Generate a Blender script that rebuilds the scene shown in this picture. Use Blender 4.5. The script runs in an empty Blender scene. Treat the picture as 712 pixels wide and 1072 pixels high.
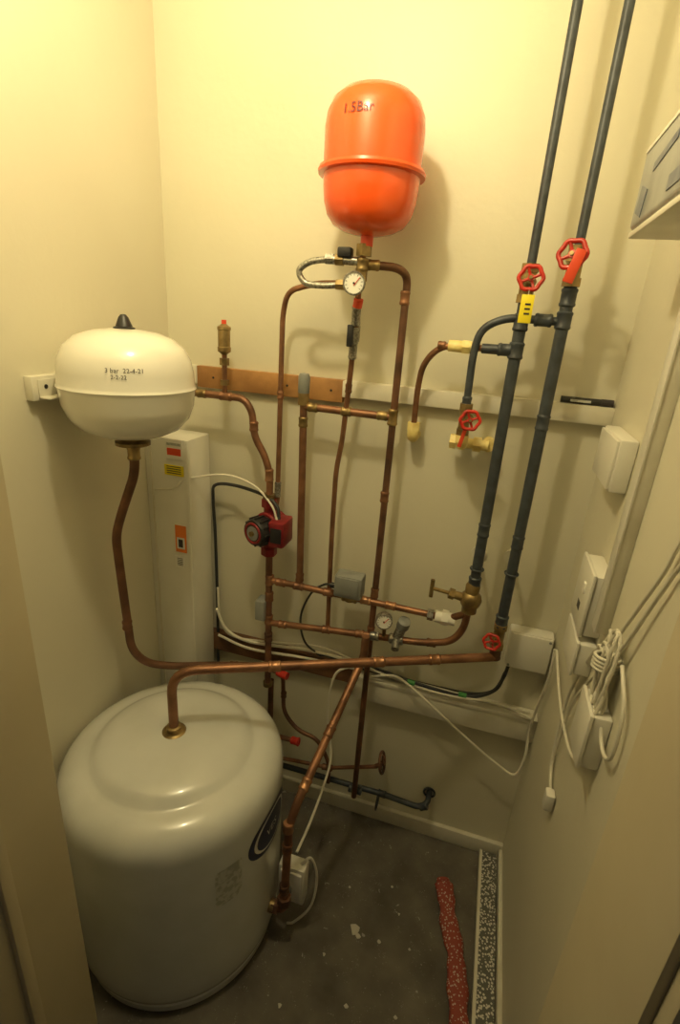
import bpy, bmesh, math, random
from mathutils import Vector as V, Matrix
random.seed(4)
scene=bpy.context.scene
try: scene.view_settings.view_transform='Standard'
except Exception: pass
scene.view_settings.look='None'

# ---------------------------------------------------------------- materials
def mat(name,col,rough=.5,metal=0.,col2=None,scale=20.,bump=0.,bscale=60.,lo=.35,hi=.65,coat=0.,detail=4.):
    m=bpy.data.materials.new(name);m.use_nodes=True;nt=m.node_tree
    b=nt.nodes['Principled BSDF']
    b.inputs['Base Color'].default_value=(*col,1);b.inputs['Roughness'].default_value=rough
    b.inputs['Metallic'].default_value=metal
    if coat: b.inputs['Coat Weight'].default_value=coat;b.inputs['Coat Roughness'].default_value=.08
    tc=nt.nodes.new('ShaderNodeTexCoord')
    if col2 is not None:
        n=nt.nodes.new('ShaderNodeTexNoise');n.inputs['Scale'].default_value=scale;n.inputs['Detail'].default_value=detail
        nt.links.new(tc.outputs['Object'],n.inputs['Vector'])
        r=nt.nodes.new('ShaderNodeValToRGB');r.color_ramp.elements[0].position=lo;r.color_ramp.elements[1].position=hi
        r.color_ramp.elements[0].color=(*col2,1);r.color_ramp.elements[1].color=(*col,1)
        nt.links.new(n.outputs['Fac'],r.inputs['Fac']);nt.links.new(r.outputs['Color'],b.inputs['Base Color'])
    if bump:
        n2=nt.nodes.new('ShaderNodeTexNoise');n2.inputs['Scale'].default_value=bscale;n2.inputs['Detail'].default_value=6
        nt.links.new(tc.outputs['Object'],n2.inputs['Vector'])
        bp=nt.nodes.new('ShaderNodeBump');bp.inputs['Strength'].default_value=bump;bp.inputs['Distance'].default_value=.004
        nt.links.new(n2.outputs['Fac'],bp.inputs['Height']);nt.links.new(bp.outputs['Normal'],b.inputs['Normal'])
    return m
M={}
M['wall']=mat('wall_paint',(.73,.695,.555),.5,0,(.70,.66,.52),2.2,.2,35)
M['wall_b']=mat('wall_paint_back',(.73,.695,.555),.5,0,(.68,.645,.50),1.6,.3,30)
M['trim']=mat('trim_gloss',(.76,.73,.62),.35,0,(.64,.60,.48),9,.15,30,.3,.6)
M['jamb']=mat('jamb_paint',(.62,.55,.38),.4,0,(.56,.49,.33),3,.1,30)
M['upvc']=mat('white_plastic',(.80,.78,.70),.35,0,(.74,.72,.63),6)
M['tank']=mat('tank_enamel',(.70,.71,.68),.25,0,(.62,.63,.59),5,.03,18,.3,.6,coat=.3)
M['vesselw']=mat('vessel_white_enamel',(.86,.84,.76),.22,0,(.8,.78,.70),4,coat=.5)
M['orange']=mat('orange_enamel',(.88,.115,.015),.25,0,(.82,.09,.012),5,coat=.5)
M['copper']=mat('aged_copper',(.36,.175,.095),.45,.65,(.17,.085,.05),16,.15,80,.3,.68)
M['copperd']=mat('dark_copper',(.25,.12,.07),.5,.55,(.11,.06,.04),14,.2,80,.3,.68)
M['copperl']=mat('bright_copper',(.50,.27,.15),.38,.75,(.28,.14,.075),14,.1,80,.3,.68)
M['brass']=mat('brass',(.40,.29,.13),.4,.75,(.20,.14,.06),30,.1,80)
M['steel']=mat('braided_steel',(.50,.49,.44),.38,.85,(.22,.21,.19),180)
M['slate']=mat('painted_steel_slate',(.060,.072,.088),.45,.1,(.038,.045,.055),30,.15,60)
M['red']=mat('red_handwheel',(.60,.03,.015),.38,0,(.42,.02,.012),40,coat=.2)
M['pumpred']=mat('pump_red',(.30,.02,.028),.4,.2,(.2,.016,.02),30)
M['black']=mat('black_plastic',(.015,.015,.017),.4)
M['grey']=mat('grey_plastic',(.27,.28,.27),.5,0,(.22,.23,.22),20)
M['dial']=mat('dial_white',(.85,.85,.8),.3)
M['cream']=mat('ptfe_taped_fitting',(.92,.78,.34),.45,0,(.80,.62,.22),45)
M['white']=mat('paint_white',(.85,.83,.76),.4)
M['crumb']=mat('plaster_crumb',(.50,.47,.40),.8)
M['yellow']=mat('yellow_label',(.9,.75,.03),.4)
M['redlab']=mat('red_label',(.75,.08,.03),.4)
M['orlab']=mat('orange_label',(.85,.22,.04),.4)
M['ink']=mat('marker_ink',(.03,.025,.03),.5)
M['inkr']=mat('marker_ink_on_orange',(.10,.012,.01),.5)
M['navy']=mat('navy_label',(.02,.03,.09),.35)
M['faded']=mat('faded_label',(.60,.60,.55),.5,0,(.42,.43,.39),60,0,60,.45,.55)
M['cablew']=mat('white_cable',(.72,.69,.58),.45)
M['cableb']=mat('black_cable',(.03,.032,.035),.45)
M['cableg']=mat('green_cable',(.05,.25,.06),.45)
M['wood']=mat('bare_timber',(.50,.26,.09),.6,0,(.33,.16,.055),12,.2,60)
M['woodd']=mat('old_timber',(.20,.10,.05),.7,0,(.11,.055,.03),12,.2,60)
M['parcel']=mat('parcel_wrap',(.42,.43,.40),.35,0,(.27,.28,.28),9,.6,12)
M['tape']=mat('parcel_tape',(.07,.09,.16),.3,0,(.22,.24,.27),25)
def floor_mat():
    m=mat('concrete_floor',(.165,.148,.122),.8,0,(.080,.072,.062),7,.6,40,.32,.68,detail=10)
    nt=m.node_tree;b=nt.nodes['Principled BSDF'];src=b.inputs['Base Color'].links[0].from_socket
    tc=[n for n in nt.nodes if n.type=='TEX_COORD'][0]
    for sc,th,w in ((12,.05,.5),(30,.08,.55),(70,.12,.5)):
        vo=nt.nodes.new('ShaderNodeTexVoronoi');vo.inputs['Scale'].default_value=sc
        nz=nt.nodes.new('ShaderNodeTexNoise');nz.inputs['Scale'].default_value=sc*2.2
        mx=nt.nodes.new('ShaderNodeMixRGB');mx.inputs[0].default_value=.05
        nt.links.new(tc.outputs['Object'],nz.inputs['Vector']);nt.links.new(tc.outputs['Object'],mx.inputs[1]);nt.links.new(nz.outputs['Color'],mx.inputs[2])
        nt.links.new(mx.outputs[0],vo.inputs['Vector'])
        sp=nt.nodes.new('ShaderNodeSeparateColor');nt.links.new(vo.outputs['Color'],sp.inputs[0])
        g=nt.nodes.new('ShaderNodeMath');g.operation='GREATER_THAN';g.inputs[1].default_value=1-w*.45;nt.links.new(sp.outputs[0],g.inputs[0])
        l=nt.nodes.new('ShaderNodeMath');l.operation='LESS_THAN';l.inputs[1].default_value=th*1.6;nt.links.new(vo.outputs['Distance'],l.inputs[0])
        k=nt.nodes.new('ShaderNodeMath');k.operation='MULTIPLY';nt.links.new(g.outputs[0],k.inputs[0]);nt.links.new(l.outputs[0],k.inputs[1])
        k2=nt.nodes.new('ShaderNodeMath');k2.operation='MULTIPLY';k2.inputs[1].default_value=.6;nt.links.new(k.outputs[0],k2.inputs[0])
        mm=nt.nodes.new('ShaderNodeMixRGB');nt.links.new(k2.outputs[0],mm.inputs[0]);nt.links.new(src,mm.inputs[1]);mm.inputs[2].default_value=(.42,.40,.35,1)
        src=mm.outputs[0]
    nt.links.new(src,b.inputs['Base Color'])
    return m
M['floor']=floor_mat()
def voronoi_mat(name,c1,c2,scale,th,rough=.7):
    m=mat(name,c1,rough);nt=m.node_tree;b=nt.nodes['Principled BSDF']
    tc=[n for n in nt.nodes if n.type=='TEX_COORD'][0]
    vo=nt.nodes.new('ShaderNodeTexVoronoi');vo.inputs['Scale'].default_value=scale
    nt.links.new(tc.outputs['Object'],vo.inputs['Vector'])
    l=nt.nodes.new('ShaderNodeMath');l.operation='LESS_THAN';l.inputs[1].default_value=th;nt.links.new(vo.outputs['Distance'],l.inputs[0])
    mm=nt.nodes.new('ShaderNodeMixRGB');nt.links.new(l.outputs[0],mm.inputs[0]);mm.inputs[1].default_value=(*c1,1);mm.inputs[2].default_value=(*c2,1)
    nt.links.new(mm.outputs[0],b.inputs['Base Color']);return m
M['dots']=voronoi_mat('red_spotted_fabric',(.30,.06,.045),(.55,.42,.33),120,.30)
M['speck']=voronoi_mat('speckled_board',(.13,.13,.12),(.68,.66,.58),130,.42)

# ---------------------------------------------------------------- mesh builder
def frame(ax):
    ax=ax.normalized();h=V((0,0,1)) if abs(ax.z)<.9 else V((1,0,0))
    u=h.cross(ax).normalized();return u,ax.cross(u).normalized(),ax
def fillet(pts,rad,n=6):
    pts=[V(p) for p in pts];out=[pts[0]]
    for i in range(1,len(pts)-1):
        a,b,c=pts[i-1],pts[i],pts[i+1];d1=(a-b);d2=(c-b)
        if d1.length<1e-6 or d2.length<1e-6: continue
        r=min(rad,d1.length*.48,d2.length*.48)
        p,q=b+d1.normalized()*r,b+d2.normalized()*r
        for k in range(n+1):
            t=k/n;out.append(p*(1-t)**2+b*2*t*(1-t)+q*t*t)
    out.append(pts[-1]);return out
def catmull(pts,n=8):
    p=[V(x) for x in pts];p=[p[0]*2-p[1]]+p+[p[-1]*2-p[-2]];out=[]
    for i in range(1,len(p)-2):
        a,b,c,d=p[i-1:i+3]
        for k in range(n):
            t=k/n;out.append(.5*((2*b)+(c-a)*t+(2*a-5*b+4*c-d)*t*t+(3*b-a-3*c+d)*t**3))
    out.append(p[-2]);return out
class B:
    def __init__(s,name): s.name=name;s.bm=bmesh.new();s.mats=[]
    def mi(s,m):
        m=M[m]
        if m not in s.mats: s.mats.append(m)
        return s.mats.index(m)
    def rings(s,rs,m,closed=False,caps=True):
        i=s.mi(m);vr=[[s.bm.verts.new(p) for p in r] for r in rs];n=len(vr[0])
        L=len(vr)
        for a in range(L if closed else L-1):
            r1,r2=vr[a],vr[(a+1)%L]
            for k in range(n):
                f=s.bm.faces.new((r1[k],r1[(k+1)%n],r2[(k+1)%n],r2[k]));f.material_index=i
        if caps and not closed:
            for r in (list(reversed(vr[0])),vr[-1]):
                f=s.bm.faces.new(r);f.material_index=i
    def sweep(s,pts,r,m,seg=14,closed=False,flat=1.):
        pts=[V(p) for p in pts];q=[pts[0]]
        for p in pts[1:]:
            if (p-q[-1]).length>1e-5:q.append(p)
        pts=q;L=len(pts);rs=[];u=None
        for i in range(L):
            if closed: t=(pts[(i+1)%L]-pts[i-1]).normalized()
            else: t=(pts[min(i+1,L-1)]-pts[max(i-1,0)]).normalized()
            if u is None: u=frame(t)[0]
            u=(u-t*u.dot(t)).normalized();w=t.cross(u)
            rr=r(i/(L-1)) if callable(r) else r
            rs.append([pts[i]+(u*math.cos(2*math.pi*k/seg)+w*flat*math.sin(2*math.pi*k/seg))*rr for k in range(seg)])
        s.rings(rs,m,closed)
    def tube(s,pts,r,m,rad=.04,seg=14): s.sweep(fillet(pts,rad),r,m,seg)
    def cable(s,pts,r,m,seg=8): s.sweep(catmull(pts),r,m,seg)
    def cyl(s,a,b,r,m,r2=None,seg=20):
        a,b=V(a),V(b);u,w,t=frame(b-a);r2=r if r2 is None else r2
        s.rings([[p+(u*math.cos(2*math.pi*k/seg)+w*math.sin(2*math.pi*k/seg))*q for k in range(seg)] for p,q in ((a,r),(b,r2))],m)
    def collar(s,p,d,L,r,m):
        p=V(p);d=V(d).normalized();prof=[(r*.86,-L/2),(r,-L/2+.003),(r,-L/2+.007),(r*.93,-L/2+.009),(r*.93,L/2-.009),(r,L/2-.007),(r,L/2-.003),(r*.86,L/2)]
        s.lathe(p,d,prof,m,18)
    def hexnut(s,p,d,L,r,m):
        p=V(p);d=V(d).normalized();s.cyl(p-d*L/2,p+d*L/2,r,m,seg=6)
    def lathe(s,o,ax,prof,m,seg=32,caps=True):
        o=V(o);u,w,t=frame(V(ax))
        s.rings([[o+t*h+(u*math.cos(2*math.pi*k/seg)+w*math.sin(2*math.pi*k/seg))*max(r,1e-5) for k in range(seg)] for r,h in prof],m,caps=caps)
    def torus(s,c,ax,R,r,m,seg=32,ms=10,wave=0):
        c=V(c);u,w,t=frame(V(ax))
        pts=[c+(u*math.cos(a)+w*math.sin(a))*(R*(1+wave*math.cos(6*a))) for a in [2*math.pi*k/seg for k in range(seg)]]
        s.sweep(pts,r,m,ms,closed=True)
    def box(s,c,size,m,bev=.0,rot=None,seg=2):
        t=bmesh.new();bmesh.ops.create_cube(t,size=1)
        for v in t.verts: v.co=V((v.co.x*size[0],v.co.y*size[1],v.co.z*size[2]))
        if bev: bmesh.ops.bevel(t,geom=t.edges[:]+t.verts[:],offset=bev,segments=seg,profile=.5,affect='EDGES')
        R=rot.to_3x3() if rot else Matrix.Identity(3);i=s.mi(m)
        mp={v:s.bm.verts.new(R@v.co+V(c)) for v in t.verts}
        for f in t.faces:
            g=s.bm.faces.new([mp[v] for v in f.verts]);g.material_index=i
        t.free()
    def box2(s,lo,hi,m,bev=0): s.box([(lo[i]+hi[i])/2 for i in range(3)],[hi[i]-lo[i] for i in range(3)],m,bev)
    def patch(s,c,Rf,a0,a1,z0,z1,m,oval=False,n=16):
        i=s.mi(m);P=lambda a,z:V((c[0]+Rf(z)*math.sin(a),c[1]-Rf(z)*math.cos(a),z))
        if oval:
            am,zm=(a0+a1)/2,(z0+z1)/2;ctr=s.bm.verts.new(P(am,zm))
            rings=[]
            for q in (.5,1):
                rings.append([s.bm.verts.new(P(am+(a1-a0)/2*q*math.cos(t),zm+(z1-z0)/2*q*math.sin(t))) for t in [2*math.pi*k/32 for k in range(32)]])
            for k in range(32):
                s.bm.faces.new((ctr,rings[0][k],rings[0][(k+1)%32])).material_index=i
                s.bm.faces.new((rings[0][k],rings[1][k],rings[1][(k+1)%32],rings[0][(k+1)%32])).material_index=i
            return
        g=[[s.bm.verts.new(P(a0+(a1-a0)*k/n,z0+(z1-z0)*j/6)) for k in range(n+1)] for j in range(7)]
        for j in range(6):
            for k in range(n): s.bm.faces.new((g[j][k],g[j][k+1],g[j+1][k+1],g[j+1][k])).material_index=i
    def text(s,st,size,fn,m):
        cu=bpy.data.curves.new('t','FONT');cu.body=st;cu.size=size;cu.align_x='CENTER';cu.resolution_u=2
        o=bpy.data.objects.new('t',cu);bpy.context.collection.objects.link(o)
        dg=bpy.context.evaluated_depsgraph_get();me=bpy.data.meshes.new_from_object(o.evaluated_get(dg));i=s.mi(m)
        vs=[s.bm.verts.new(fn(v.co.x,v.co.y)) for v in me.vertices]
        for p in me.polygons:
            try: s.bm.faces.new([vs[k] for k in p.vertices]).material_index=i
            except ValueError: pass
        bpy.data.objects.remove(o);bpy.data.meshes.remove(me);bpy.data.curves.remove(cu)
    def wheel(s,c,ax,R,m='red',stem=.045):
        c=V(c);u,w,t=frame(V(ax))
        s.torus(c,t,R,R*.19,m,wave=.06,seg=48)
        for k in range(4):
            a=k*math.pi/2+.4;s.sweep([c-t*.004,c+(u*math.cos(a)+w*math.sin(a))*R*.5-t*.002,c+(u*math.cos(a)+w*math.sin(a))*R*.95],R*.14,m,8)
        s.cyl(c-t*.008,c+t*.006,R*.28,m);s.cyl(c+t*.006,c+t*.01,R*.16,'brass')
        s.cyl(c-t*stem,c-t*.008,R*.16,'brass')
        s.cyl(c-t*stem,c-t*stem*.55,R*.42,'brass',R*.3)
    def gauge(s,c,ax,R):
        c=V(c);t=V(ax).normalized();s.lathe(c,t,[(R,-.018),(R,.002),(R*.94,.004),(R*.86,.004),(R*.86,.001)],'steel',32)
        s.cyl(c+t*.001,c+t*.0018,R*.85,'dial',seg=32)
        u,w,_=frame(t)
        for k in range(11):
            a=-.7+k*(math.pi+1.4)/10;d=u*math.cos(a)+w*math.sin(a)
            s.cyl(c+d*R*.62+t*.0022,c+d*R*.78+t*.0022,.0006,'ink',seg=6)
        s.cyl(c-w*R*.2+t*.003,c+(w*.5+u*.5)*R+t*.003,.0009,'redlab',seg=6);s.cyl(c,c+t*.004,.0025,'black',seg=12)
    def done(s,smooth=True,angle=38):
        bmesh.ops.recalc_face_normals(s.bm,faces=s.bm.faces[:])
        me=bpy.data.meshes.new(s.name);s.bm.to_mesh(me);s.bm.free()
        for m in s.mats: me.materials.append(m)
        if smooth:
            for p in me.polygons:p.use_smooth=True
            try: me.set_sharp_from_angle(angle=math.radians(angle))
            except Exception: pass
        o=bpy.data.objects.new(s.name,me);bpy.context.collection.objects.link(o);return o
def simple(name,lo,hi,m,bev=0):
    b=B(name);b.box2(lo,hi,m,bev);return b.done(smooth=bool(bev))

# ---------------------------------------------------------------- room shell
XL,XR,YF,ZC=-1.02,.305,-1.0,2.85
simple('floor',(-1.6,-2.4,-.1),(1.2,.1,0),'floor')
simple('wall_back',(XL-.1,0,0),(XR+.1,.1,ZC),'wall_b')
simple('wall_left',(XL-.1,YF-.17,0),(XL,0,ZC),'wall')
simple('wall_right',(XR,YF-.17,0),(XR+.1,0,ZC),'wall')
simple('ceiling',(-1.6,-2.4,ZC),(1.2,.1,ZC+.1),'wall')
b=B('wall_front')
b.box2((XL,YF-.17,0),(-.633,YF,ZC),'wall');b.box2((.225,YF-.17,0),(XR,YF,ZC),'wall');b.box2((-.633,YF-.17,2.14),(.225,YF,ZC),'wall')
b.done(False)
b=B('door_frame')
b.box2((-.633,YF-.175,0),(-.604,YF+.003,2.14),'jamb',.002);b.box2((.202,YF-.175,0),(.225,YF+.003,2.14),'jamb',.002);b.box2((-.604,YF-.175,2.11),(.202,YF+.003,2.14),'jamb',.002)
b.box2((-.604,YF-.128,0),(-.592,YF-.108,2.11),'jamb',.002)
b.box2((-.69,YF-.195,0),(-.612,YF-.175,2.17),'jamb',.003);b.box2((.21,YF-.195,0),(.28,YF-.175,2.17),'jamb',.003)
b.done()

b=B('trim_upper_batten')
b.box2((-.424,-.03,1.625),(XR,0,1.672),'trim',.002)
b.box2((-.908,-.022,1.607),(-.424,0,1.672),'wood',.001)
b.box2((XL,-.025,1.617),(-.908,0,1.672),'trim',.002)
b.box2((XL,-.565,1.617),(XL+.022,-.025,1.672),'trim',.002)
b.box2((XL+.022,-.55,1.622),(XL+.055,-.45,1.626),'trim',.001);b.box2((XL+.022,-.55,1.622),(XL+.026,-.45,1.665),'trim',.001)
b.cyl((XL+.0255,-.53,1.648),(XL+.0275,-.53,1.648),.005,'black')
for x in (-.85,-.6,-.46): b.cyl((x,-.0215,1.64),(x,-.0235,1.64),.0035,'black')
b.done()
b=B('trim_lower_trunking')
b.box2((-.30,-.05,.585),(XR,0,.68),'trim',.003);b.box2((-.30,-.054,.665),(XR,-.05,.68),'trim',.001)
b.done()
b=B('trim_lower_batten');b.box2((-1.0,-.03,.625),(-.30,0,.70),'woodd',.001);b.done()
b=B('baseboard_back');b.box2((XL,-.018,0),(XR-.0,0,.065),'trim',.003);b.done()
b=B('baseboard_right');b.box2((XR-.014,-1.0,0),(XR,-.018,.05),'trim',.003);b.done()
b=B('speckled_board_strip');b.box2((.236,-.98,0),(.288,-.022,.022),'speck',.001);b.box2((.226,-.98,0),(.236,-.022,.026),'trim',.001);b.done()

# ---------------------------------------------------------------- big cylinder tank
TC=(-.709,-.523);TR=.310
b=B('large_pressure_vessel_tank')
prof=[(.282,.0),(.294,.004),(.296,.028),(.290,.034),(.295,.042),(.303,.053),(.309,.078),(.310,.12),(.310,.592),(.309,.612),(.305,.632),(.296,.650),(.281,.664),(.262,.673),(.242,.678),(.228,.680),(.219,.684),(.209,.694),(.192,.703),(.165,.711),(.12,.717),(.06,.720),(.0,.721)]
b.lathe((*TC,0),(0,0,1),prof,'tank',112)
b.lathe((*TC,.714),(0,0,1),[(.033,0),(.033,.007),(.027,.011),(.020,.011),(.020,.024),(.016,.026)],'brass',32)
az=math.radians
b.patch(TC,lambda z:TR+.0012,az(68),az(108),.43,.575,'navy',oval=True)
b.patch(TC,lambda z:TR+.0018,az(72),az(104),.442,.563,'white',oval=True)
b.patch(TC,lambda z:TR+.0024,az(74),az(102),.448,.557,'navy',oval=True)
b.text('VES',.036,lambda x,y:V((TC[0]+(TR+.003)*math.sin(az(87)+x/TR),TC[1]-(TR+.003)*math.cos(az(87)+x/TR),.489+y)),'white')
b.patch(TC,lambda z:TR+.0012,az(50),az(64),.39,.52,'faded')
b.cyl((-.42,-.53,.153),(-.385,-.53,.153),.02,'brass')
b.done(angle=30)

# ---------------------------------------------------------------- orange vessel
OC=(-.347,-.17)
b=B('orange_expansion_vessel')
prof=[(.012,2.026),(.03,2.028),(.058,2.034),(.083,2.046),(.099,2.066),(.107,2.092),(.1105,2.12),(.1115,2.145),(.1225,2.147),(.1245,2.153),(.1225,2.159),(.112,2.162),(.1125,2.235),(.109,2.262),(.098,2.286),(.077,2.303),(.047,2.312),(.0,2.315)]
b.lathe((*OC,0),(0,0,1),prof,'orange',72)
def rz(z,prof=prof):
    for (r0,z0),(r1,z1) in zip(prof,prof[1:]):
        if z0<=z<=z1: return r0+(r1-r0)*(z-z0)/max(z1-z0,1e-6)
    return .1
a0=math.radians(-6)
def ot(x,y):
    z=2.238+y+x*.03;r=rz(z)+.0022;return V((OC[0]+r*math.sin(a0+x/.11),OC[1]-r*math.cos(a0+x/.11),z))
b.text('1.5Bar',.026,ot,'inkr')
b.cyl((*OC,2.005),(*OC,2.03),.015,'redlab')
b.box2((-.40,-.06,2.15),(-.29,-.002,2.165),'orange',.002)
b.done(angle=35)

# ---------------------------------------------------------------- white vessel
WC=(-.841,-.436)
b=B('white_expansion_vessel')
prof2=[(.018,1.532),(.04,1.533),(.08,1.540),(.115,1.556),(.138,1.582),(.150,1.613),(.154,1.648),(.1555,1.652),(.1575,1.656),(.1555,1.66),(.154,1.664),(.153,1.69),(.147,1.72),(.132,1.747),(.108,1.766),(.073,1.779),(.03,1.785),(.0,1.786)]
b.lathe((*WC,0),(0,0,1),prof2,'vesselw',80)
b.lathe((*WC,1.784),(0,0,1),[(.024,0),(.024,.004),(.019,.006),(.011,.026),(.006,.032),(0,.033)],'black',24)
b.lathe((*WC,1.509),(0,0,1),[(.03,.0),(.042,.003),(.042,.011),(.03,.015),(.02,.026)],'brass',32)
a1=math.radians(36)
def wt(x,y,zz):
    z=zz+y;r=rz(z,prof2)+.0018;return V((WC[0]+r*math.sin(a1+x/.15),WC[1]-r*math.cos(a1+x/.15),z))
b.text('3 bar  22-4-21',.0135,lambda x,y:wt(x,y,1.702),'ink')
b.text('2-2-22',.012,lambda x,y:wt(x-.012,y,1.689),'ink')
b.done(angle=35)

# ---------------------------------------------------------------- copper pipe runs
b=B('copper_pipe')   # from white vessel
P=[(-.841,-.436,1.51),(-.841,-.436,1.44),(-.90,-.432,1.31),(-.93,-.425,1.24),(-.928,-.42,1.09),(-.925,-.41,.86),(-.90,-.38,.795),(-.84,-.33,.765),(-.759,-.24,.729),(-.609,-.10,.669)]
b.tube(P,.012,'copperd',.05);b.collar((-.841,-.436,1.490),(0,0,1),.035,.0165,'brass');b.collar((-.927,-.415,.95),(0,0,1),.03,.0145,'copperd')
b.collar((-.70,-.185,.705),(.65,.6,-.27),.03,.0145,'copperd')
b.done()
b=B('copper_pipe')   # from tank top across
P=[(*TC,.717),(*TC,.925),(.128,-.125,.928)]
b.tube(P,.0132,'copper',.075,18);d=V(P[2])-V(P[1])
for t in (.30,.62,.80): b.collar(V(P[1])+d*t,d,.034,.016,'copperl')
b.done()
b=B('copper_pipe')   # feed to pump
P=[(-.90,-.10,1.60),(-.706,-.10,1.60),(-.678,-.10,1.565),(-.671,-.10,1.49),(-.635,-.10,1.435),(-.617,-.10,1.38),(-.617,-.10,1.27)]
b.tube(P,.0110,'copper',.03);b.collar((-.845,-.1,1.6),(1,0,0),.03,.0138,'brass');b.collar((-.765,-.1,1.6),(1,0,0),.04,.0138,'copper')
b.collar((-.672,-.1,1.52),(0,0,1),.03,.0138,'copper');b.collar((-.619,-.1,1.375),(0,0,1),.04,.014,'copperl');b.hexnut((-.617,-.1,1.30),(0,0,1),.03,.020,'brass')
b.done()
b=B('automatic_air_vent')
b.cyl((-.768,-.1,1.60),(-.768,-.1,1.72),.0075,'copper');b.hexnut((-.768,-.1,1.70),(0,0,1),.02,.014,'brass')
b.lathe((-.768,-.1,1.72),(0,0,1),[(.008,0),(.013,.004),(.019,.008),(.0195,.02),(.0175,.022),(.0175,.066),(.0195,.068),(.0195,.076),(.012,.08),(.007,.084)],'brass',24)
b.cyl((-.768,-.1,1.80),(-.768,-.1,1.815),.007,'redlab');b.hexnut((-.768,-.1,1.64),(0,0,1),.016,.013,'brass')
b.done()
b=B('circulation_pump')
b.cyl((-.615,-.1,1.12),(-.615,-.1,1.285),.019,'pumpred');b.lathe((-.61,-.1,1.205),(-.35,-.94,0),[(.02,-.05),(.048,-.035),(.052,-.015),(.052,.02),(.048,.024)],'pumpred',40)
ax=V((-.35,-.94,.0)).normalized();c=V((-.61,-.1,1.205))
b.lathe(c,ax,[(.042,.024),(.044,.03),(.044,.07),(.040,.078),(.03,.080)],'black',40)
for k in range(12):
    a=k*math.pi/6;u,w,_=frame(ax);b.box(c+ax*.052+(u*math.cos(a)+w*math.sin(a))*.045,(.006,.006,.038),'black',.001,rot=ax.to_track_quat('Z','Y').to_matrix())
b.cyl(c+ax*.078,c+ax*.082,.023,'grey',seg=32);b.torus(c+ax*.079,ax,.031,.004,'pumpred');b.cyl(c+ax*.082,c+ax*.089,.008,'brass')
b.box((-.568,-.12,1.205),(.052,.085,.085),'pumpred',.008);b.box((-.566,-.165,1.205),(.036,.006,.048),'black',.002)
for z in (1.285,1.12): b.hexnut((-.615,-.1,z),(0,0,1),.026,.026,'pumpred')
b.done()
b=B('copper_pipe')  # down from pump
b.tube([(-.614,-.1,1.12),(-.610,-.1,.60)],.0115,'copperd')
for z in (1.014,.95,.86,.79,.67): b.collar((-.611,-.1,z),(0,0,1),.036,.0148,'copper' if z>.8 else 'copperd')
b.box((-.635,-.10,.90),(.035,.05,.075),'grey',.004)
b.cyl((-.61,-.1,.60),(-.61,-.1,.585),.017,'brass')
b.done()
b=B('copper_pipe')  # right riser from orange vessel
P=[(-.36,-.165,1.968),(-.272,-.13,1.966),(-.254,-.09,1.95),(-.256,-.09,.17)]
b.tube(P,.0100,'copperd',.03)
for z in (1.90,1.36,1.04,.9): b.collar((-.256,-.09,z),(0,0,1),.034,.013,'copper')
b.collar((-.33,-.153,1.967),(1,.3,0),.03,.013,'brass')
b.done()
b=B('copper_pipe')  # left loop from gauge
P=[(-.36,-.155,1.924),(-.49,-.12,1.922),(-.575,-.1,1.90),(-.592,-.09,1.84),(-.594,-.09,1.29),(-.60,-.1,1.26)]
b.tube(P,.0075,'copper',.045);b.collar((-.593,-.09,1.62),(0,0,1),.024,.0098,'copper');b.collar((-.594,-.09,1.33),(0,0,1),.05,.0105,'steel');b.done()
b=B('copper_pipe')  # centre drop
P=[(-.352,-.17,2.01),(-.358,-.168,1.92),(-.363,-.158,1.875),(-.371,-.13,1.80),(-.384,-.10,1.69),(-.40,-.08,1.50),(-.412,-.08,1.42),(-.412,-.08,1.20),(-.404,-.085,.88)]
b.tube(P,.0075,'copper',.05)
b.hexnut((-.352,-.17,1.997),(0,0,1),.026,.019,'brass');b.collar((-.354,-.17,1.965),(0,0,1),.03,.0155,'brass');b.hexnut((-.356,-.169,1.94),(0,0,1),.022,.016,'brass')
b.cyl((-.357,-.168,1.888),(-.361,-.162,1.870),.012,'redlab');b.collar((-.366,-.148,1.85),(-.1,.4,-1),.05,.0125,'steel');b.hexnut((-.371,-.13,1.805),(-.1,.3,-1),.04,.014,'steel');b.collar((-.376,-.118,1.765),(-.1,.3,-1),.05,.012,'steel')
b.box((-.379,-.142,1.80),(.016,.02,.055),'black',.003)
b.collar((-.387,-.095,1.66),(0,0,1),.026,.0098,'copper')
b.box((-.396,-.178,1.990),(.035,.028,.022),'black',.004);b.cyl((-.356,-.17,1.972),(-.44,-.178,1.974),.010,'steel');b.hexnut((-.41,-.176,1.973),(1,.05,0),.02,.014,'brass')
b.done()
b=B('pressure_gauge');b.cyl((-.36,-.16,1.921),(-.36,-.195,1.921),.008,'brass');b.gauge((-.36,-.212,1.921),(.2,-1,.0),.027);b.done()
b=B('braided_hose')
b.cable([(-.435,-.178,1.974),(-.484,-.18,1.966),(-.512,-.182,1.945),(-.495,-.18,1.918),(-.45,-.178,1.914),(-.40,-.175,1.918)],.0078,'steel',12);b.hexnut((-.435,-.178,1.974),(1,.05,0),.02,.013,'steel');b.hexnut((-.405,-.175,1.918),(1,0,0),.02,.013,'brass')
b.cyl((-.40,-.175,1.918),(-.362,-.168,1.921),.007,'brass');b.done()
b=B('copper_pipe')  # tee with grey cap
b.tube([(-.520,-.09,1.62),(-.508,-.09,1.009)],.0110,'copper');b.tube([(-.52,-.09,1.596),(-.256,-.09,1.594)],.0110,'copper')
b.cyl((-.52,-.09,1.60),(-.521,-.09,1.635),.0160,'brass');b.lathe((-.521,-.09,1.63),(0,0,1),[(.014,0),(.017,.005),(.017,.05),(.013,.058),(0,.06)],'grey',24)
for x in (-.49,-.39,-.285): b.collar((x,-.09,1.595),(1,0,0),.03,.0138,'brass')
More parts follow.
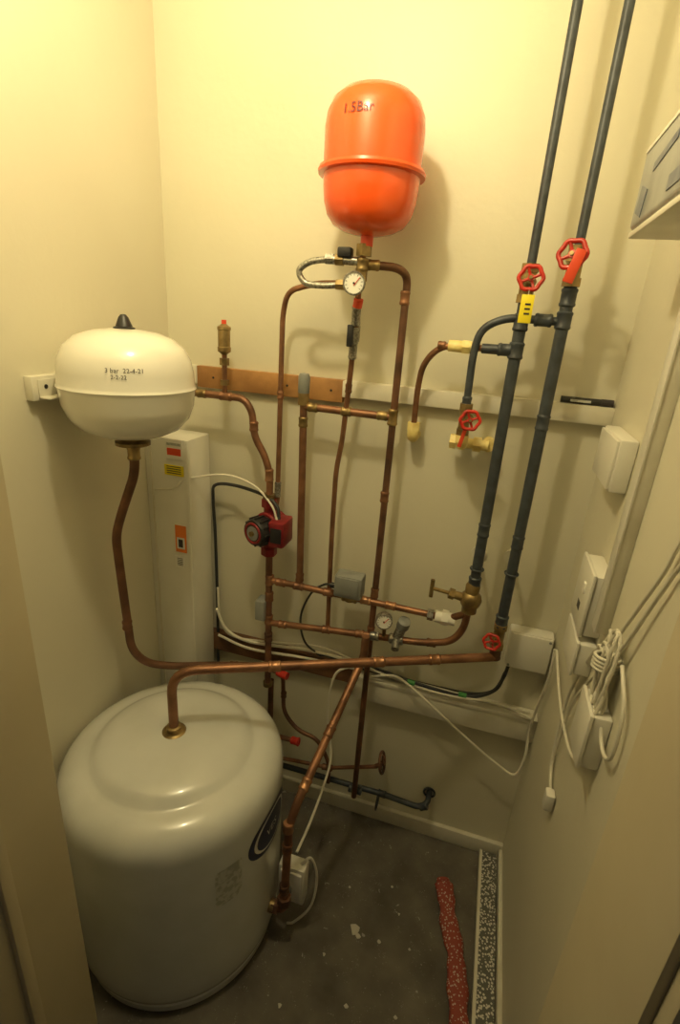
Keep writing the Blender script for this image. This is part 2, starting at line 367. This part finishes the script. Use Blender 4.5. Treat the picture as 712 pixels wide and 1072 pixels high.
b.collar((-.519,-.09,1.55),(0,0,1),.03,.014,'brass');b.collar((-.256,-.09,1.594),(0,0,1),.045,.0145,'brass');b.collar((-.509,-.09,1.04),(0,0,1),.03,.014,'copper')
b.done()
b=B('copper_pipe')  # H
b.tube([(-.611,-.1,1.014),(-.019,-.1,1.010),(.028,-.12,1.05)],.0105,'copper',.02)
for x in (-.57,-.508,-.405,-.28,-.2): b.collar((x,-.1,1.012),(1,0,0),.034,.0138,'copperl' if x>-.3 else 'copper')
b.cyl((-.060,-.1,1.010),(.0,-.1,1.010),.019,'white');b.hexnut((-.03,-.1,1.01),(1,0,0),.02,.024,'white');b.hexnut((-.075,-.1,1.01),(1,0,0),.018,.018,'steel')
b.done()
b=B('flow_switch_box')
b.box((-.333,-.115,1.065),(.088,.055,.075),'grey',.006);b.box((-.333,-.145,1.07),(.07,.006,.058),'grey',.002);b.cyl((-.333,-.1,1.0),(-.333,-.1,1.03),.016,'brass');b.collar((-.333,-.1,1.011),(1,0,0),.05,.0165,'brass');b.cyl((-.378,-.115,1.05),(-.395,-.115,1.05),.009,'black')
b.done()
b=B('copper_pipe')  # I
b.tube([(-.611,-.1,.848),(-.404,-.1,.872),(-.216,-.1,.892),(-.093,-.1,.903),(.0,-.115,.94),(.030,-.12,1.0),(.032,-.12,1.10)],.0110,'copper',.06)
for x,z in ((-.56,.853),(-.404,.872),(-.29,.885),(-.06,.912)): b.collar((x,-.1,z),(1,0,.1),.03,.0138,'copper')
b.collar((-.24,-.1,.89),(1,0,.1),.03,.0155,'steel')
b.done()
b=B('pressure_relief_valve')
b.collar((-.17,-.1,.897),(1,0,.1),.045,.017,'steel');b.cyl((-.17,-.1,.895),(-.155,-.1,.95),.016,'steel');b.lathe((-.155,-.1,.945),(.2,-.3,1),[(.016,0),(.02,.003),(.02,.03),(.015,.034),(0,.035)],'grey',20)
b.cyl((-.17,-.1,.9),(-.165,-.14,.885),.012,'steel');b.cyl((-.21,-.1,.893),(-.21,-.115,.96),.006,'brass');b.gauge((-.209,-.14,.975),(.15,-1,.1),.026);b.cyl((-.21,-.11,.96),(-.209,-.125,.97),.007,'brass')
b.done()
b=B('copper_pipe')  # diagonal to tank side
P=[(-.27,-.15,.80),(-.337,-.50,.577),(-.352,-.525,.50),(-.356,-.53,.153),(-.40,-.53,.153)]
b.tube(P,.0125,'copper',.035,16);b.tube([(-.262,-.135,.905),(-.262,-.135,.83),(-.27,-.15,.80)],.013,'copper')
for p,d,mm in (((-.305,-.333,.683),(.067,.35,.223),'copper'),((-.33,-.463,.60),(.067,.35,.223),'copperl'),((-.353,-.527,.50),(0,0,1),'copperl'),((-.353,-.527,.42),(0,0,1),'copper'),((-.356,-.53,.25),(0,0,1),'copperd')): b.collar(p,d,.034,.0155,mm)
b.hexnut((-.355,-.53,.20),(0,0,1),.03,.021,'copperd');b.hexnut((-.383,-.53,.153),(1,0,0),.02,.021,'copperd')
b.done()
b=B('copper_pipe')  # small low drain
b.tube([(-.61,-.1,.655),(-.552,-.1,.65),(-.545,-.1,.48),(-.486,-.1,.415),(-.411,-.1,.405),(-.362,-.09,.30),(-.362,-.08,.19)],.0075,'copperd',.04);b.collar((-.547,-.1,.56),(0,0,1),.025,.0105,'copperd');b.done()
b=B('stopcock')
b.tube([(-.60,-.09,.24),(-.514,-.08,.245),(-.361,-.08,.262),(-.184,-.08,.335)],.007,'copperd',.03);b.torus((-.168,-.08,.36),(1,.0,.25),.036,.005,'copperd');b.cyl((-.19,-.08,.334),(-.16,-.08,.362),.008,'copperd')
for a in (0,1.57): b.cyl((-.168,-.08-.034*math.cos(a),.36-.034*math.sin(a)),(-.168,-.08+.034*math.cos(a),.36+.034*math.sin(a)),.0035,'copperd')
b.collar((-.37,-.08,.261),(1,0,.1),.04,.012,'copperd');b.done()
b=B('drain_valve')
b.cyl((-.60,-.1,.36),(-.50,-.12,.385),.009,'copperd');b.cyl((-.50,-.12,.385),(-.475,-.125,.39),.014,'red');b.cyl((-.60,-.1,.36),(-.60,-.1,.24),.009,'copperd');b.torus((-.474,-.125,.39),(1,0,.1),.012,.004,'red')
b.done()
b=B('drain_valve');b.cyl((-.61,-.1,.678),(-.56,-.13,.678),.009,'copperd');b.cyl((-.56,-.13,.678),(-.52,-.14,.678),.013,'red');b.done()
b=B('steel_drain_pipe')
b.tube([(-.61,-.07,.585),(-.61,-.07,.18)],.0105,'copperd');b.tube([(-.61,-.06,.18),(-.157,-.06,.19),(-.018,-.06,.180),(.012,-.055,.205),(.012,-.002,.205)],.0105,'slate',.03);b.collar((-.256,-.075,.188),(1,0,0),.05,.0145,'slate');b.collar((.0,-.058,.188),(1,0,.6),.03,.014,'slate');b.collar((-.157,-.06,.19),(1,0,0),.03,.0135,'slate')
b.torus((.012,-.006,.205),(0,1,0),.020,.004,'slate')
b.torus((-.17,-.06,.155),(1,0,0),.035,.003,'slate');b.done()

# ---------------------------------------------------------------- slate steel pipes
b=B('steel_pipe')
b.tube([(.036,-.12,1.14),(.036,-.12,1.93)],.0145,'slate',seg=18);b.tube([(.036,-.12,1.93),(.034,-.12,ZC)],.0105,'slate',seg=16)
for z in (1.155,1.795,1.86): b.collar((.036,-.12,z),(0,0,1),.04,.0185,'slate')
b.collar((.036,-.12,1.32),(0,0,1),.04,.0165,'slate')
b.done()
b=B('steel_pipe')
b.tube([(.130,-.12,.925),(.130,-.12,1.96)],.0145,'slate',seg=18);b.tube([(.130,-.12,1.96),(.131,-.12,ZC)],.0105,'slate',seg=16)
for z in (1.05,1.87,1.92): b.collar((.130,-.12,z),(0,0,1),.04,.0185,'slate')
for z in (1.3,1.63): b.collar((.130,-.12,z),(0,0,1),.04,.0165,'slate')
b.collar((.130,-.12,.945),(0,0,1),.05,.018,'copperd')
b.done()
b=B('steel_pipe')
b.tube([(.130,-.12,1.867),(.0,-.122,1.869),(-.055,-.122,1.84),(-.064,-.122,1.78),(-.060,-.12,1.56)],.0095,'slate',.05,16);b.collar((.085,-.12,1.868),(1,0,0),.04,.0155,'slate');b.collar((-.062,-.12,1.66),(0,0,1),.03,.0125,'slate');b.done()
def gate(name,x,z,wc,ax=(-.1,-1,.1),R=.025,r=.017):
    b=B(name);b.cyl((x,-.12,z-.035),(x,-.12,z+.035),r,'brass');b.hexnut((x,-.12,z-.033),(0,0,1),.018,r*1.3,'brass');b.hexnut((x,-.12,z+.033),(0,0,1),.018,r*1.3,'brass')
    c=V(wc);b.cyl((x,-.12,z),c+V((0,.03,0)),r*.75,'brass');b.wheel(c,ax,R);return b
gate('gate_valve',.035,1.945,(.039,-.175,1.953)).done()
b=gate('gate_valve',.129,1.985,(.115,-.178,2.003),(-.35,-1,.15),.028)
b.box((.122,-.196,1.978),(.022,.006,.068),'redlab',.002,rot=Matrix.Rotation(.25,4,'Y'));b.done()
b=gate('gate_valve',-.061,1.615,(-.045,-.165,1.622),(.1,-1,.1),.023,.014);b.done()
b=gate('gate_valve',.130,1.0,(.110,-.17,1.005),(-.2,-1,.2),.022,.016);b.done()
b=B('yellow_valve_tag')
b.box((.040,-.188,1.888),(.028,.002,.060),'yellow',.0008);b.cyl((.040,-.188,1.912),(.039,-.178,1.935),.0009,'steel',seg=6)
for k in range(3): b.box((.042,-.1895,1.878+k*.010),(.012,.0006,.004),'ink')
b.done()
b=B('brass_stop_valve')
b.lathe((.034,-.12,1.055),(0,0,1),[(.016,0),(.022,.004),(.022,.02),(.028,.03),(.032,.045),(.028,.06),(.02,.068),(.021,.09),(.016,.1)],'brass',24)
b.cyl((.03,-.12,1.10),(-.02,-.128,1.11),.015,'brass',.011);b.cyl((-.02,-.128,1.11),(-.078,-.14,1.122),.0055,'brass');b.cyl((-.080,-.14,1.094),(-.080,-.14,1.150),.006,'brass')
b.hexnut((-.022,-.128,1.11),(1,.1,-.2),.016,.016,'brass');b.done()
b=B('copper_pipe') # branch to cream elbow
b.tube([(.036,-.12,1.795),(-.148,-.10,1.793),(-.190,-.085,1.745),(-.20,-.065,1.68),(-.20,-.055,1.545)],.0082,'copper',.05)
b.cyl((.036,-.12,1.795),(-.045,-.112,1.794),.012,'slate');b.collar((.01,-.117,1.795),(1,-.05,0),.035,.016,'slate')
b.cyl((-.070,-.108,1.794),(-.128,-.103,1.794),.0142,'cream');b.hexnut((-.085,-.107,1.794),(1,0,0),.018,.018,'cream')
b.collar((-.146,-.1,1.793),(1,0,0),.02,.011,'copper')
b.done()
b=B('wall_elbow_fitting')
b.hexnut((-.20,-.055,1.57),(0,0,1),.022,.019,'cream');b.tube([(-.20,-.055,1.57),(-.20,-.055,1.538),(-.20,-.002,1.538)],.0165,'cream',.02);b.done()
b=B('wall_elbow_fitting')
b.tube([(-.060,-.12,1.575),(-.060,-.115,1.545),(-.06,-.05,1.545)],.015,'cream',.02);b.hexnut((-.06,-.12,1.565),(0,0,1),.02,.019,'cream')
b.tube([(-.09,-.06,1.543),(.01,-.06,1.541)],.0145,'cream');b.tube([(.01,-.06,1.541),(.01,-.002,1.541)],.0165,'cream');b.hexnut((-.02,-.06,1.542),(1,0,0),.022,.021,'cream');b.hexnut((-.085,-.06,1.543),(1,0,0),.018,.021,'cream')
b.tube([(-.06,-.06,1.545),(-.06,-.002,1.545)],.014,'brass');b.box((-.058,-.15,1.575),(.01,.004,.055),'redlab',.001,rot=Matrix.Rotation(.2,4,'Y'));b.done()
b=B('pipe_bracket')
for x,z in ((.036,1.20),(.13,1.205)):
    b.cyl((x+.0,-.10,z),(x+.0,-.002,z),.006,'trim');b.torus((x,-.12,z),(0,0,1),.0175,.003,'slate');b.cyl((x,-.008,z),(x,-.001,z),.022,'trim')
b.done()

# ---------------------------------------------------------------- trunking & boxes
b=B('boxed_trunking')
b.box2((XL,-.158,0),(-.866,-.028,1.462),'upvc',.004);b.box2((-.872,-.162,0),(-.862,-.152,1.462),'upvc',.001);b.box2((-1.0,-.161,.0),(-.995,-.157,1.462),'trim')
F=-.1592
b.box((-.912,F-.001,1.43),(.058,.002,.062),'white');b.box((-.912,F-.0025,1.422),(.048,.001,.022),'redlab');b.box((-.912,F-.0025,1.446),(.048,.001,.008),'faded')
b.box((-.915,F-.001,1.362),(.068,.002,.034),'yellow')
for k in range(4): b.box((-.915,F-.0025,1.353+k*.007),(.05,.001,.002),'ink')
b.box((-.902,F-.001,1.13),(.040,.002,.095),'orlab');b.box((-.902,F-.0025,1.115),(.028,.001,.04),'white');b.box((-.902,F-.0033,1.115),(.016,.001,.028),'ink')
b.box((-.910,F-.001,1.045),(.034,.002,.045),'white')
for k in range(5): b.box((-.908,F-.0025,1.035+k*.006),(.02,.001,.0015),'ink')
b.done()
b=B('junction_box')
b.box2((.168,-.05,.855),(.297,-.0005,.985),'upvc',.008);b.box2((.172,-.056,.859),(.293,-.05,.981),'upvc',.003)
for x,z in ((.18,.867),(.285,.973)): b.cyl((x,-.056,z),(x,-.058,z),.004,'grey')
b.done()
b=B('junction_box')
b.box2((.268,-.33,1.53),(XR-.0005,-.14,1.645),'upvc',.006);b.box2((.262,-.325,1.535),(.268,-.145,1.64),'upvc',.002);b.done()
b=B('wall_socket')
b.box2((.27,-.42,1.225),(XR,-.29,1.37),'upvc',.005);b.box2((.262,-.423,1.222),(.27,-.287,1.373),'upvc',.003)
b.box2((.258,-.385,1.31),(.264,-.370,1.335),'white',.001);b.box2((.2615,-.37,1.26),(.263,-.345,1.28),'black')
b.box2((.27,-.43,1.13),(XR,-.30,1.21),'upvc',.005);b.box2((.262,-.433,1.127),(.27,-.297,1.213),'upvc',.003);b.done()
b=B('wall_socket')
b.box2((.272,-.64,1.07),(XR,-.55,1.19),'upvc',.005);b.box2((.264,-.643,1.067),(.272,-.547,1.193),'upvc',.003);b.done()
b=B('trim_conduit');b.box2((.28,-.475,1.27),(XR,-.445,ZC),'trim',.002);b.box2((.277,-.478,1.27),(.281,-.442,ZC),'upvc',.001);b.done()

# ---------------------------------------------------------------- cables
def cab(name,*runs):
    b=B(name)
    for pts,r,m in runs: b.cable(pts,r,m)
    return b
cab('pump_cable',([(-.985,-.168,1.291),(-.913,-.172,1.307),(-.881,-.15,1.335),(-.773,-.1,1.353),(-.673,-.1,1.334),(-.60,-.125,1.29),(-.575,-.135,1.245)],.0035,'cablew')).done()
cab('sensor_cable',([(-.85,-.03,.525),(-.853,-.02,.777),(-.856,-.02,1.089),(-.856,-.03,1.24),(-.835,-.05,1.295),(-.761,-.06,1.309),(-.64,-.1,1.308),(-.583,-.12,1.286),(-.57,-.13,1.24)],.0055,'cableb')).done()
cab('sensor_cable',([(-.39,-.115,1.05),(-.42,-.105,1.04),(-.472,-.08,.98),(-.510,-.06,.87),(-.49,-.06,.775),(-.43,-.05,.725)],.0038,'cableb')).done()
cab('loose_cable',([(-.242,-.06,.70),(-.16,-.062,.725),(-.07,-.08,.689),(.088,-.08,.573),(.209,-.08,.493),(.27,-.085,.475),(.288,-.08,.555),(.285,-.06,.662),(.288,-.13,.90),(.285,-.13,1.0)],.0042,'cablew')).done()
b=cab('cable_bundle',
 ([(-.84,-.04,.902),(-.83,-.04,.769),(-.776,-.04,.71),(-.603,-.045,.732),(-.422,-.045,.756),(-.21,-.05,.715),(-.011,-.06,.70),(.170,-.06,.715),(.280,-.06,.69)],.004,'cablew'),
 ([(-.84,-.05,.82),(-.80,-.05,.74),(-.70,-.05,.712),(-.5,-.05,.735),(-.35,-.055,.74),(-.21,-.03,.70),(0,-.03,.692),(.28,-.03,.69)],.0055,'cablew'),
 ([(-.30,-.02,.692),(-.07,-.02,.69),(.078,-.025,.70),(.15,-.04,.74),(.175,-.045,.80),(.185,-.04,.86)],.0055,'cableb'),
 ([(-.45,-.04,.725),(-.225,-.045,.722),(-.077,-.055,.712),(.078,-.055,.71),(.158,-.055,.76),(.178,-.05,.83)],.0055,'cableb'))
for x in (-.12,.05): b.cyl((x,-.055,.712),(x+.025,-.055,.711),.0085,'cableg')
b.cable([(-.84,-.04,.70),(-.70,-.06,.69),(-.5,-.05,.70),(-.3,-.04,.70)],.005,'cablew')
b.done()
cab('loose_cable',([(-.289,-.10,.762),(-.362,-.1,.70),(-.378,-.1,.517),(-.349,-.12,.36),(-.352,-.2,.28),(-.352,-.33,.27),(-.36,-.42,.255)],.0045,'cablew')).done()
b=B('thermostat_box')
b.box((-.350,-.470,.21),(.085,.045,.15),'upvc',.006);b.box((-.350,-.496,.22),(.068,.008,.105),'white',.003);b.cyl((-.355,-.5,.20),(-.355,-.508,.20),.012,'black');b.cyl((-.356,-.53,.21),(-.354,-.49,.21),.012,'grey')
b.cable([(-.33,-.47,.28),(-.30,-.46,.31),(-.28,-.45,.22),(-.29,-.46,.10),(-.335,-.48,.03),(-.36,-.48,.008)],.004,'cablew');b.done()
# right wall cable hank
b=B('coiled_cable')
b.cable([(.30,-.86,1.62),(.297,-.72,1.60),(.296,-.692,1.559),(.296,-.671,1.505),(.292,-.622,1.409),(.285,-.59,1.33),(.285,-.575,1.29)],.0036,'cablew')
b.cable([(.30,-.84,1.58),(.297,-.74,1.56),(.294,-.69,1.48),(.29,-.64,1.37),(.282,-.60,1.28)],.0036,'cablew')
for k in range(11):
    cx=.285-.004*(k%3);cy=-.583+random.uniform(-.014,.014);cz=1.245+random.uniform(-.016,.016);ry=.024+random.uniform(-.008,.010);rzz=.066+random.uniform(-.018,.028);tl=random.uniform(-.45,.35)
    pts=[]
    for j in range(28):
        a=2*math.pi*j/28;y=ry*math.cos(a);z=rzz*math.sin(a)
        pts.append(V((cx+random.uniform(-.001,.001)+.004*math.sin(a*2+k),cy+y*math.cos(tl)-z*math.sin(tl),cz+y*math.sin(tl)+z*math.cos(tl))))
    b.sweep(pts,.0036,'cablew',8,closed=True)
for k in range(4): b.torus((.282,-.583,1.262+k*.008),(0,.15,1),.021,.0036,'cablew')
b.cable([(.283,-.60,1.22),(.29,-.66,1.15),(.292,-.71,1.17),(.292,-.70,1.26),(.29,-.64,1.31)],.0036,'cablew')
b.cable([(.285,-.56,1.24),(.292,-.47,1.14),(.294,-.40,1.02),(.296,-.37,.90),(.296,-.366,.81),(.296,-.42,.77)],.0036,'cablew')
b.cable([(.285,-.55,1.30),(.292,-.45,1.20),(.294,-.36,1.04),(.296,-.34,.90),(.296,-.36,.79)],.0036,'cablew')
b.cable([(.29,-.13,1.0),(.292,-.25,.965),(.292,-.36,.955),(.292,-.50,.975),(.290,-.60,1.05),(.29,-.625,1.14),(.288,-.59,1.20)],.0036,'cablew')
b.box((.291,-.44,.77),(.022,.03,.05),'upvc',.005)
b.done()

# ---------------------------------------------------------------- parcel on a narrow wall shelf
b=B('wall_shelf');b.box2((.186,-.86,2.008),(XR,-.36,2.018),'trim',.002);b.done()
b=B('wrapped_parcel')
b.box((.2435,-.61,2.081),(.119,.50,.126),'parcel',.010,seg=3)
b.box((.1835,-.42,2.055),(.002,.05,.04),'tape',rot=Matrix.Rotation(.3,4,'X'));b.box((.1835,-.52,2.10),(.002,.12,.012),'tape',rot=Matrix.Rotation(-.1,4,'X'));b.box((.1835,-.62,2.045),(.002,.07,.02),'tape');b.box((.1835,-.60,2.138),(.002,.46,.006),'trim');b.done()

# ---------------------------------------------------------------- small items
b=B('marker_pen');b.cyl((.172,-.016,1.681),(.27,-.016,1.681),.0085,'black');b.cyl((.27,-.016,1.681),(.30,-.016,1.681),.0095,'ink');b.box((.22,-.0245,1.681),(.05,.001,.006),'faded');b.done()
b=B('spotted_fabric_roll')
def rr(t): return .029*(1+.10*math.sin(t*23)+.07*math.sin(t*51))*(1 if .03<t<.97 else .75)
b.sweep(catmull([(.106,-.175,.017),(.125,-.24,.017),(.140,-.31,.017),(.165,-.38,.017),(.178,-.45,.017),(.188,-.53,.017),(.200,-.62,.017),(.20,-.72,.017)],10),rr,'dots',18,flat=.55);b.done()
b=B('plaster_crumbs')
for x,y,r in [(-.147,-.421,.017),(-.066,-.43,.006),(-.02,-.33,.004),(-.20,-.30,.004),(-.12,-.62,.006),(-.3,-.68,.006),(-.133,-.436,.008),(.03,-.42,.004),(-.06,-.25,.004),(-.22,-.52,.005),(.02,-.6,.005)]:
    n=7;b.rings([[V((x+q*r*math.cos(2*math.pi*k/n)*(1+.35*math.sin(k*3.1+x*90)),y+q*r*math.sin(2*math.pi*k/n)*(1+.3*math.cos(k*2.3)),h)) for k in range(n)] for q,h in ((1,.0),(.9,.002),(.4,.003))],'crumb')
b.done()

# ---------------------------------------------------------------- ceiling light
b=B('ceiling_light');b.lathe((-.42,-.80,ZC),(0,0,-1),[(.05,0),(.05,.02),(.02,.03),(.018,.10),(0,.102)],'upvc',28);b.done()
L=bpy.data.lights.new('bulb','POINT');L.energy=20;L.color=(1,.85,.51);L.shadow_soft_size=.035
lo=bpy.data.objects.new('ceiling_bulb',L);lo.location=(-.42,-.80,2.64);bpy.context.collection.objects.link(lo)
w=bpy.data.worlds.new('w');scene.world=w;w.use_nodes=True;w.node_tree.nodes['Background'].inputs[0].default_value=(1,.85,.6,1);w.node_tree.nodes['Background'].inputs[1].default_value=.05

# ---------------------------------------------------------------- camera
cam=bpy.data.cameras.new('camera');cam.sensor_fit='VERTICAL';cam.sensor_height=36;cam.sensor_width=24;cam.lens=537/1072*36;cam.clip_start=.01
co=bpy.data.objects.new('camera',cam);bpy.context.collection.objects.link(co)
R_=V((.9552,.2886,.0662));U_=V((-.1613,.3198,.9336));K_=V((.2483,-.9025,.3521))
mt=Matrix((R_,U_,K_)).transposed().to_4x4();mt.translation=V((0,-1.5,1.84));co.matrix_world=mt
scene.camera=co
